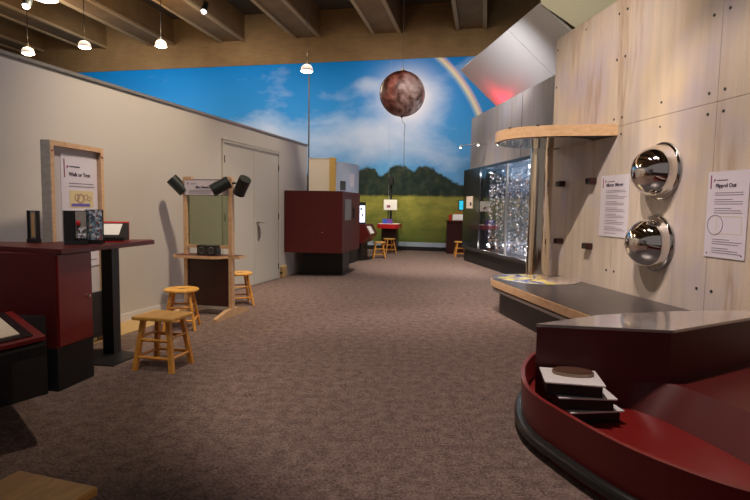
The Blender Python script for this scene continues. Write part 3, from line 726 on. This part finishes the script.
link('post_leg', prism(B(), [(-2.245, 4.28), (-2.145, 4.26), (-2.13, 4.35), (-2.23, 4.37)], .01, .915), 'black', ht)
link('foot_plate', prism(B(), [(-2.38, 4.02), (-2.0, 3.95), (-1.93, 4.32), (-2.31, 4.39)], 0, .012), 'black', ht)
# exhibits on the table
t = thing('clear_block', (-2.54, 3.90, .95), 20, 'small upright clear block with amber insert at left end of high table', 'exhibit block')
link('base', bx(-.05, .05, -.02, .02, 0, .03), 'black', t); link('side_edge', box(bx(-.05, -.042, -.014, .014, .03, .24), .042, .05, -.014, .014, .03, .24), 'black', t)
link('clear_plate', bx(-.042, .042, -.008, -.003, .03, .24), 'glass', t); link('amber_strip', bx(-.022, .006, -.002, .004, .045, .225), 'amber', t); link('backing', bx(-.042, .042, .006, .010, .03, .24), 'case_back', t)
t = thing('specimen_box', (-2.155, 3.80, .9505), -18, 'open black box with red knob and pale crystals on high table', 'exhibit box'); t.scale = (.80, 1, 1)
b2 = B(); box(b2, -.105, .085, -.03, .03, 0, .03); box(b2, -.105, .085, .022, .03, .03, .245); box(b2, -.105, -.098, -.03, .03, .03, .245); box(b2, .078, .085, -.03, .03, .03, .245)
link('case', b2, 'black_gloss', t)
link('dark_panel', bx(-.098, -.02, -.028, -.02, .03, .245), 'black', t)
link('display_panel', bx(-.02, .078, .012, .02, .045, .24), 'birch_grey', t)
link('front_edge', cyl(B(), (-.106, -.028, 0), (-.106, -.028, .25), .005, seg=8), 'steel', t)
link('red_knob', lathe(B(), [(0, -.018), (.017, -.01), (.020, 0), (.017, .01), (0, .018)], 20, mtx=Matrix.Translation((.005, -.005, .155)) @ Matrix.Rotation(R(90), 4, 'X')), 'red_plastic', t, smooth=True)
cr = B(); rr = random.Random(5)
for i in range(16):
    x_, z_ = rr.uniform(0, .066), rr.uniform(.05, .13); s_ = rr.uniform(.004, .009)
    box(cr, -s_, s_, -s_, s_, -s_, s_, mtx=Matrix.Translation((x_, .004, z_)) @ Matrix.Rotation(rr.uniform(0, 3), 4, 'X') @ Matrix.Rotation(rr.uniform(0, 3), 4, 'Z'))
link('crystal_cluster', cr, 'flake_white', t)
t = thing('glitter_tablet', (-2.095, 3.91, .9505), -6, 'upright tablet of blue and silver glitter on high table', 'exhibit tablet'); t.scale = (.84, 1, 1)
link('foot', bx(-.075, .075, -.03, .03, 0, .03), 'black_gloss', t)
link('glitter_face', bx(-.07, .07, -.014, .006, .03, .25), 'glitter', t); link('frame', bx(-.074, .074, .006, .016, .03, .254), 'black_gloss', t)
t = thing('reading_wedge', (-2.11, 4.20, .9505), -14, 'red sloped block with white label at right end of high table', 'label block')
def wedge(bm, x0, x1, y0, y1, z0, z1, z00=0):
    vs = [bm.verts.new(p) for p in [(x0, y0, z00), (x1, y0, z00), (x1, y1, z00), (x0, y1, z00), (x0, y0, z0), (x1, y0, z0), (x1, y1, z1), (x0, y1, z1)]]
    for f_ in [(0, 3, 2, 1), (4, 5, 6, 7), (0, 1, 5, 4), (1, 2, 6, 5), (2, 3, 7, 6), (3, 0, 4, 7)]: bm.faces.new([vs[i] for i in f_])
    return bm
link('wedge_body', wedge(B(), -.11, .11, -.12, .10, .03, .155), 'red_plastic', t)
link('black_frame', wedge(B(), -.095, .112, -.122, .07, .037, .146, .01), 'black', t)
link('white_label', wedge(B(), -.08, .07, -.095, .045, .052, .138, .02), 'paper_white', t)

# sloped reading console in the lower left
rc = thing('reading_console', (0, 0, 0), 0, 'dark console with red sloped top and framed cream card at left picture edge', 'console')
def P3(x, y, z): return Vector((x, y, z))
q00, q10, q11, q01 = P3(-2.267, 3.245, .57), P3(-1.676, 2.64, .57), P3(-2.12, 2.19, .50), P3(-2.75, 2.80, .50)
def slab4(p, t, mat, name, par, lift=0):
    bm = B(); d_ = Vector((0, 0, lift)); a_ = [bm.verts.new(x + d_) for x in p]; c_ = [bm.verts.new(x + d_ - Vector((0, 0, t))) for x in p]
    bm.faces.new(a_); bm.faces.new(c_[::-1])
    for i in range(4): bm.faces.new([a_[i], a_[(i + 1) % 4], c_[(i + 1) % 4], c_[i]])
    return link(name, bm, mat, par)
slab4([q00, q10, q11, q01], .02, 'cherry_red', 'sloped_top', rc)
slab4([x - Vector((0, 0, .022)) for x in (q00, q10 + Vector((.03, -.05, -.01)), q11 + Vector((.03, -.05, -.01)), q01)], .05, 'black', 'under_frame', rc)
def bil(u, v): return (q00 * (1 - u) + q10 * u) * (1 - v) + (q01 * (1 - u) + q11 * u) * v
slab4([bil(.04, .07), bil(.93, .07), bil(.93, .8), bil(.04, .8)], .01, 'black_gloss', 'card_frame', rc, .008)
cdq = slab4([bil(.12, .14), bil(.84, .14), bil(.84, .7), bil(.12, .7)], .004, 'cream', 'printed_card', rc, .011); cdq['label'] = 'cream card with small ochre spots'
q = B()
for u, v in ((.72, .30), (.64, .24), (.6, .34)):
    c_ = bil(u, v); lathe(q, [(0, 0), (.014, 0), (.012, .003), (0, .003)], 10, mtx=Matrix.Translation(c_ + Vector((0, 0, .010))))
link('ochre_spot', q, 'sticker_yellow', cdq)
link('pedestal', prism(B(), [(-3.0, 2.55), (-2.55, 2.75), (-2.23, 3.17), (-2.13, 3.36), (-2.98, 3.42)], 0, .52), 'black', rc)

# ------------------------------------------------------------------ lamp kiosk
kk = thing('lamp_kiosk', (-1.895, 5.97, 0), 14, 'birch framed kiosk with black lamps, sign header, glass and dark red panel', 'exhibit kiosk')
for sx in (-1, 1):
    link('post', bx(sx * .285 - .022, sx * .285 + .022, -.03, .03, .03, 1.56), 'birch', kk)
    b2 = B(); prof = [(-.36, 0), (.36, 0), (.36, .03), (.12, .085), (-.12, .085), (-.36, .03)]
    A_ = [b2.verts.new((sx * .285 - .024 + (.0), y_, z_)) for y_, z_ in prof]; C_ = [b2.verts.new((sx * .285 + .024, y_, z_)) for y_, z_ in prof]
    b2.faces.new(A_); b2.faces.new(C_[::-1])
    for i in range(6): b2.faces.new([A_[i], A_[(i + 1) % 6], C_[(i + 1) % 6], C_[i]])
    link('foot', b2, 'birch', kk)
link('header_box', bx(-.262, .262, -.03, .05, 1.36, 1.54), 'charcoal', kk)
link('top_rail', box(bx(-.30, -.20, -.035, .035, 1.535, 1.57), .20, .30, -.035, .035, 1.535, 1.57), 'birch', kk)
poster(kk, .56, .165, 'Blue Shadow', loc=(0, -.040, 1.365), wide=True, name='header_sign')
link('glass_pane', bx(-.262, .262, .0, .006, .80, 1.36), 'glass_green', kk)
link('cross_rail', bx(-.262, .262, -.022, .022, .765, .80), 'birch', kk)
link('lower_panel', bx(-.262, .262, -.012, .012, .10, .65), 'cherry_dark', kk)
link('bottom_rail', bx(-.262, .262, -.018, .018, .065, .10), 'birch_grey', kk)
sp_ = [(-.40, -.10), (-.34, -.17), (.12, -.17), (.20, -.13), (.25, -.03), (.40, -.03), (.40, .12), (-.38, .12)]
link('shelf', prism(B(), sp_, .655, .685), 'birch', kk); link('shelf_top', prism(B(), [(x * .95, y * .9) for x, y in sp_], .685, .688), 'cherry', kk)
def canlamp(p, d, par):
    p = Vector(p); d = Vector(d).normalized(); o = link('lamp_can', cyl(B(), p - d * .10, p + d * .10, .068, seg=24), 'lamp_black', par, smooth=True)
    link('lamp_rim', cyl(B(), p + d * .098, p + d * .105, .071, seg=24), 'black_gloss', o); link('lamp_glass', cyl(B(), p + d * .103, p + d * .108, .052, seg=20), 'tan_edge', o)
    return o
canlamp((-.37, -.03, 1.475), (.62, .35, -.75), kk); canlamp((.25, -.16, 1.46), (-.75, -.45, -.5), kk); canlamp((.43, -.02, 1.47), (-.55, .3, -.75), kk)
b2 = B(); cyl(b2, (-.33, 0, 1.49), (-.285, 0, 1.50), .012, seg=8); cyl(b2, (.285, -.03, 1.50), (.235, -.12, 1.49), .012, seg=8); cyl(b2, (.285, 0, 1.50), (.35, -.02, 1.50), .012, seg=8)
link('lamp_bracket', b2, 'lamp_black', kk)
lamp('SPOT', (-.30, -.035, 1.41), 9, (1, .42, .10), None, .02, 120, .8, 'kiosk_lamp', kk).rotation_euler = (R(10), R(-8), 0)
t = thing('control_box', (-1.895 + .03, 5.97 - .055, .688), 14, 'small black box with two dials on the lamp kiosk shelf', 'control box')
link('housing', bx(-.13, .11, -.06, .05, 0, .115), 'black_gloss', t, bevel=.005)
for x_ in (-.07, .05):
    dl = link('dial', cyl(B(), (x_, -.06, .06), (x_, -.072, .06), .033, seg=24), 'charcoal', t, smooth=True)
    link('dial_ring', lathe(B(), [(.033, 0), (.038, 0), (.038, .006), (.033, .006), (.033, 0)], 24, mtx=Matrix.Translation((x_, -.06, .06)) @ Matrix.Rotation(R(90), 4, 'X')), 'steel', dl)

# door stop block
t = thing('doorstop_block', (-1.645, 9.22, 0), 15, 'small pale wooden doorstop block with dark hole on carpet at double door', 'doorstop')
link('block', wedge(B(), -.07, .07, -.08, .08, .20, .22), 'vinyl', t, bevel=.012); link('hole', cyl(B(), (.03, -.083, .09), (.03, -.079, .09), .022, seg=14), 'black', t)

# ------------------------------------------------------------------ red box kiosk
rb = thing('red_box_kiosk', (-1.09, 9.28, 0), 2, 'large dark red box exhibit raised on black base beside left wall end', 'exhibit kiosk')
link('box_body', prism(B(), [(-.52, .0), (.505, 0), (.73, 1.25), (-.15, 1.25)], .44, 1.535), 'cherry', rb)
link('base', prism(B(), [(-.26, .42), (.48, .42), (.55, 1.0), (-.10, 1.0)], 0, .44), 'black', rb)
vv = link('viewing_window', prism(B(), [(.534, .13), (.538, .13), (.620, .54), (.616, .54)], 1.02, 1.40), 'grey_metal', rb)
link('small_plate', bx(.14, .17, -.004, .001, .80, .81), 'steel', rb)
link('dark_slot', prism(B(), [(.645, .68), (.649, .68), (.671, .79), (.667, .79)], 1.05, 1.25), 'black', rb)
t = thing('low_red_console', (-.50, 12.7, 0), 11.7, 'low red console with slanted front behind the large red box exhibit', 'exhibit console')
bm = B(); pr_ = [(-.5, .42), (.30, .42), (.46, .62), (.34, .86), (-.5, .86)]
A_ = [bm.verts.new((x_, -.4, z_)) for x_, z_ in pr_]; C_ = [bm.verts.new((x_, .5, z_)) for x_, z_ in pr_]; bm.faces.new(A_); bm.faces.new(C_[::-1])
for i in range(5): bm.faces.new([A_[i], A_[(i + 1) % 5], C_[(i + 1) % 5], C_[i]])
link('console_body', bm, 'cherry', t); link('base', bx(-.45, .24, -.3, .4, 0, .42), 'black', t)
bm = B(); vs = [bm.verts.new(p_) for p_ in ((.37, -.3, .82), (.47, -.3, .65), (.47, .1, .65), (.37, .1, .82), (.36, -.3, .81), (.46, -.3, .64), (.46, .1, .64), (.36, .1, .81))]
for f_ in [(0, 3, 2, 1), (4, 5, 6, 7), (0, 1, 5, 4), (1, 2, 6, 5), (2, 3, 7, 6), (3, 0, 4, 7)]: bm.faces.new([vs[i] for i in f_])
link('label_plate', bm, 'paper_white', t)
t = thing('light_screen', (-.335, 12.35, .862), -3, 'glowing white screen standing upright on the low red console', 'screen')
link('housing', bx(-.12, .10, 0, .05, 0, .52), 'black', t); link('screen_face', bx(-.095, .085, -.006, .0, .05, .44), 'screen_white', t)
b2 = B()
for x_, z_, ww, hh in ((.0, .36, .05, .05), (.03, .22, .03, .08), (-.03, .28, .02, .02)): box(b2, x_ - ww / 2, x_ + ww / 2, -.008, -.005, z_ - hh / 2, z_ + hh / 2)
link('dark_marks', b2, 'case_back', t)

# cream partition and pale booth behind the red box
t = thing('cream_partition', (-1.19, 11.06, 0), 5, 'tall cream panel with ochre edge post rising behind the red box exhibit', 'partition')
link('panel', bx(-.22, .22, 0, .06, 0, 2.25), 'cream', t); link('edge_post', bx(.22, .34, -.04, .10, 0, 2.28), 'yellow_paint', t); link('top_cap', bx(-.23, .22, -.01, .07, 2.25, 2.275), 'trim_white', t)
t = thing('pale_booth', (0, -.02, 0), 0, 'pale blue curved booth wall with posted sheets right of the cream panel', 'booth')
bpts = [Vector((-.86, 11.25)), Vector((-.70, 11.45)), Vector((-.55, 11.75)), Vector((-.45, 12.1)), Vector((-.40, 12.28))]
sm = spline(bpts, 5); o2 = offset(sm, .05)
link('curved_wall', prism(B(), [(p.x, p.y) for p in sm] + [(p.x, p.y) for p in o2[::-1]], .87, 2.22), 'blue_grey', t)
link('wall_base', prism(B(), [(p.x, p.y) for p in sm] + [(p.x, p.y) for p in o2[::-1]], .0, .87), 'black', t)
for i0, zz, hh, mt in ((3, 1.62, .2, 'charcoal'), (9, 1.72, .28, 'paper')):
    a_, c_ = sm[i0], sm[i0 + 3]; n_ = Vector((c_.y - a_.y, a_.x - c_.x)).normalized() * .012
    link('posted_sheet', prism(B(), [(a_.x + n_.x, a_.y + n_.y), (c_.x + n_.x, c_.y + n_.y), (c_.x + n_.x * .2, c_.y + n_.y * .2), (a_.x + n_.x * .2, a_.y + n_.y * .2)], zz, zz + hh), mt, t)

# ------------------------------------------------------------------ far kiosks by the mural
fk = thing('small_red_table', (.375, 15.05, 0), 11.7, 'small red table kiosk with white top against the painted meadow', 'exhibit kiosk')
link('pedestal', bx(-.22, .22, .1, .45, 0, .68), 'cherry_dark', fk); link('table_rim', prism(B(), [(-.31, -.12), (-.2, -.22), (.2, -.22), (.31, -.12), (.31, .45), (-.31, .45)], .68, .80), 'red_plastic', fk)
link('white_top', prism(B(), [(-.29, -.11), (-.19, -.2), (.19, -.2), (.29, -.11), (.29, .44), (-.29, .44)], .80, .815), 'paper_white', fk)
link('sign_post', box(bx(-.03, .03, .30, .36, .815, 2.2), -.08, -.05, .25, .28, .815, 1.25), 'black', fk)
sb = link('white_sign', bx(-.19, .20, .22, .25, 1.20, 1.50), 'paper_white', fk); link('dark_emblem', bx(-.10, 0.0, .215, .222, 1.27, 1.34), 'ink_red', sb)
lh = link('lamp_head', bx(-.06, .07, .18, .34, 1.92, 2.14), 'black', fk)
t = thing('blue_box', (.32, 15.02, .815), 11.7, 'small blue and purple box on the small red table', 'box')
link('blue_half', bx(-.11, .02, -.06, .06, 0, .13), 'blue_plastic', t); link('purple_half', bx(.02, .16, -.06, .06, 0, .13), 'purple_plastic', t)
lamp('SPOT', (.43, 15.0, 2.0), 14, (1, .9, .7), (.37, 15.02, .9), .03, 100, .9, 'sign_lamp')
dk = thing('dark_kiosk', (2.42, 14.95, 0), 11.7, 'dark red cabinet kiosk half hidden behind the glass case end', 'exhibit kiosk')
link('cabinet', bx(-.37, .37, -.25, .3, 0, .90), 'cherry_dark', dk); link('counter_top', bx(-.41, .40, -.29, .32, .90, .94), 'cherry', dk)
link('white_panel', wedge(B(), -.22, .36, -.2, .0, .02, .17), 'paper_white', dk, loc=(0, 0, .94))
lk_ = link('drawn_face', bx(.13, .20, -.19, -.12, .98, 1.04), 'ink', dk)
link('red_lamp_strip', bx(-.33, -.26, -.02, .04, .94, 1.10), 'red_plastic', dk)
t = thing('cyan_monitor', (2.51, 14.92, .94), 11.7, 'small cyan lit monitor on the dark kiosk at case end', 'monitor')
link('stand', bx(-.02, .05, .06, .10, .16, .30), 'black', t); link('stand_foot', bx(-.06, .09, .05, .15, 0, .18), 'black', t); link('housing', bx(-.17, .17, .02, .08, .28, .58), 'black', t)
sc = link('screen_face', bx(-.145, .145, .014, .021, .305, .555), 'screen_cyan', t)
link('screen_figure', bx(-.02, .06, .010, .015, .34, .44), 'screen_white', sc)

# ------------------------------------------------------------------ pendants, spots, moon
def pendant(loc, label, d=.28, drop=None, power=55):
    t = thing('pendant_lamp', loc, 0, label, 'pendant lamp', 'dome pendant lamps under the beams'); k = d / .34
    prof = [(.165, -.06), (.17, -.045), (.168, 0), (.155, .05), (.12, .10), (.06, .13), (.035, .135)]
    link('shade', lathe(B(), [(r * k, z * k) for r, z in prof], 32), 'shade_glow', t, smooth=True)
    link('shade_rim', lathe(B(), [(.168 * k, -.02 * k), (.174 * k, -.02 * k), (.174 * k, -.005 * k), (.168 * k, -.005 * k), (.168 * k, -.02 * k)], 32), 'steel', t)
    link('diffuser', lathe(B(), [(0, -.09 * k), (.10 * k, -.085 * k), (.155 * k, -.06 * k), (.165 * k, -.055 * k)], 32), 'bulb', t, smooth=True)
    link('neck', cyl(B(), (0, 0, .13 * k), (0, 0, .25 * k), .035 * k, .02 * k, seg=14), 'steel', t)
    link('cord', cyl(B(), (0, 0, .25 * k), (0, 0, 7.15 - loc[2]), .008, seg=6), 'black', t)
    lamp('POINT', (0, 0, -.22 * k), power, (1, .80, .58), size=.12, name='pendant_light', parent=t)
    lamp('POINT', (0, 0, .45 * k), power * .34, (1, .68, .36), size=.12, name='pendant_uplight', parent=t)
pendant((-8.45, 13.0, 4.87), 'dome pendant lamp farthest left, close above the partition top')
pendant((-7.08, 13.0, 5.04), 'second dome pendant lamp from the left, above the partition')
pendant((-5.44, 13.5, 5.24), 'third dome pendant lamp from the left, just above the blue mural edge')
pendant((-1.64, 12.4, 4.41), 'lowest dome pendant lamp hanging alone before the blue mural sky')
pendant((-4.92, 8.0, 4.30), 'large near dome pendant lamp cut by the top picture edge', d=.34)
def spot(loc, label, d=(0, -.3, -1), power=0):
    t = thing('ceiling_spotlight', loc, 0, label, 'spotlight', 'small track spots under the beams'); d = Vector(d).normalized()
    o_ = link('can', cyl(B(), -d * .10, d * .09, .05, .06, seg=18), 'lamp_black', t, smooth=True); link('bulb', cyl(B(), d * .091, d * .12, .05, .035, seg=16), 'bulb', o_)
    link('stem', cyl(B(), (0, 0, .08), (0, 0, 6.38 - loc[2] if loc[2] < 6 else .4), .012, seg=8), 'black', t)
spot((-5.18, 8.0, 4.18 + .02), 'bright small spotlight left of the near pendant lamp', (0, -.5, -1))
spot((-3.21, 10, 4.88), 'small black spotlight hanging under a beam at upper left', (-.1, -.5, -1))
spot((.98, 10, 5.26), 'small spotlight under the beams above the moon ball', (.3, -.6, -1))
mn = thing('moon_ball', (.415, 9.0, 3.17), -3, 'hanging ball printed as a reddish moon with dark rim band', 'moon ball')
link('printed_ball', lathe(B(), [(.372 * math.sin(R(k)), -.372 * math.cos(R(k))) for k in range(0, 181, 6)], 64), 'moon', mn, smooth=True)
link('rim_band', lathe(B(), [(.374, -.008), (.381, -.006), (.381, .006), (.374, .008), (.372, 0), (.374, -.008)], 64, mtx=Matrix.Rotation(R(90), 4, 'X')), 'black', mn, smooth=True)
hb = B(); cyl(hb, (0, 0, .37), (0, 0, .42), .018, seg=10); box(hb, -.05, .05, -.01, .01, .385, .40); link('top_fitting', hb, 'steel', mn)
link('bottom_fitting', cyl(B(), (0, 0, -.37), (0, 0, -.40), .02, .012, seg=10), 'black', mn)
link('cord', cyl(B(), (0, 0, .42), (0, 0, 3.98), .004, seg=6), 'steel', mn)
link('tether', tube(B(), [(0, 0, -.40), (.01, 0, -.46), (.05, 0, -.50), (.06, 0, -.56), (.045, 0, -.62), (.05, 0, -.9), (.05, 0, -1.35)], .004, 6), 'charcoal', mn)
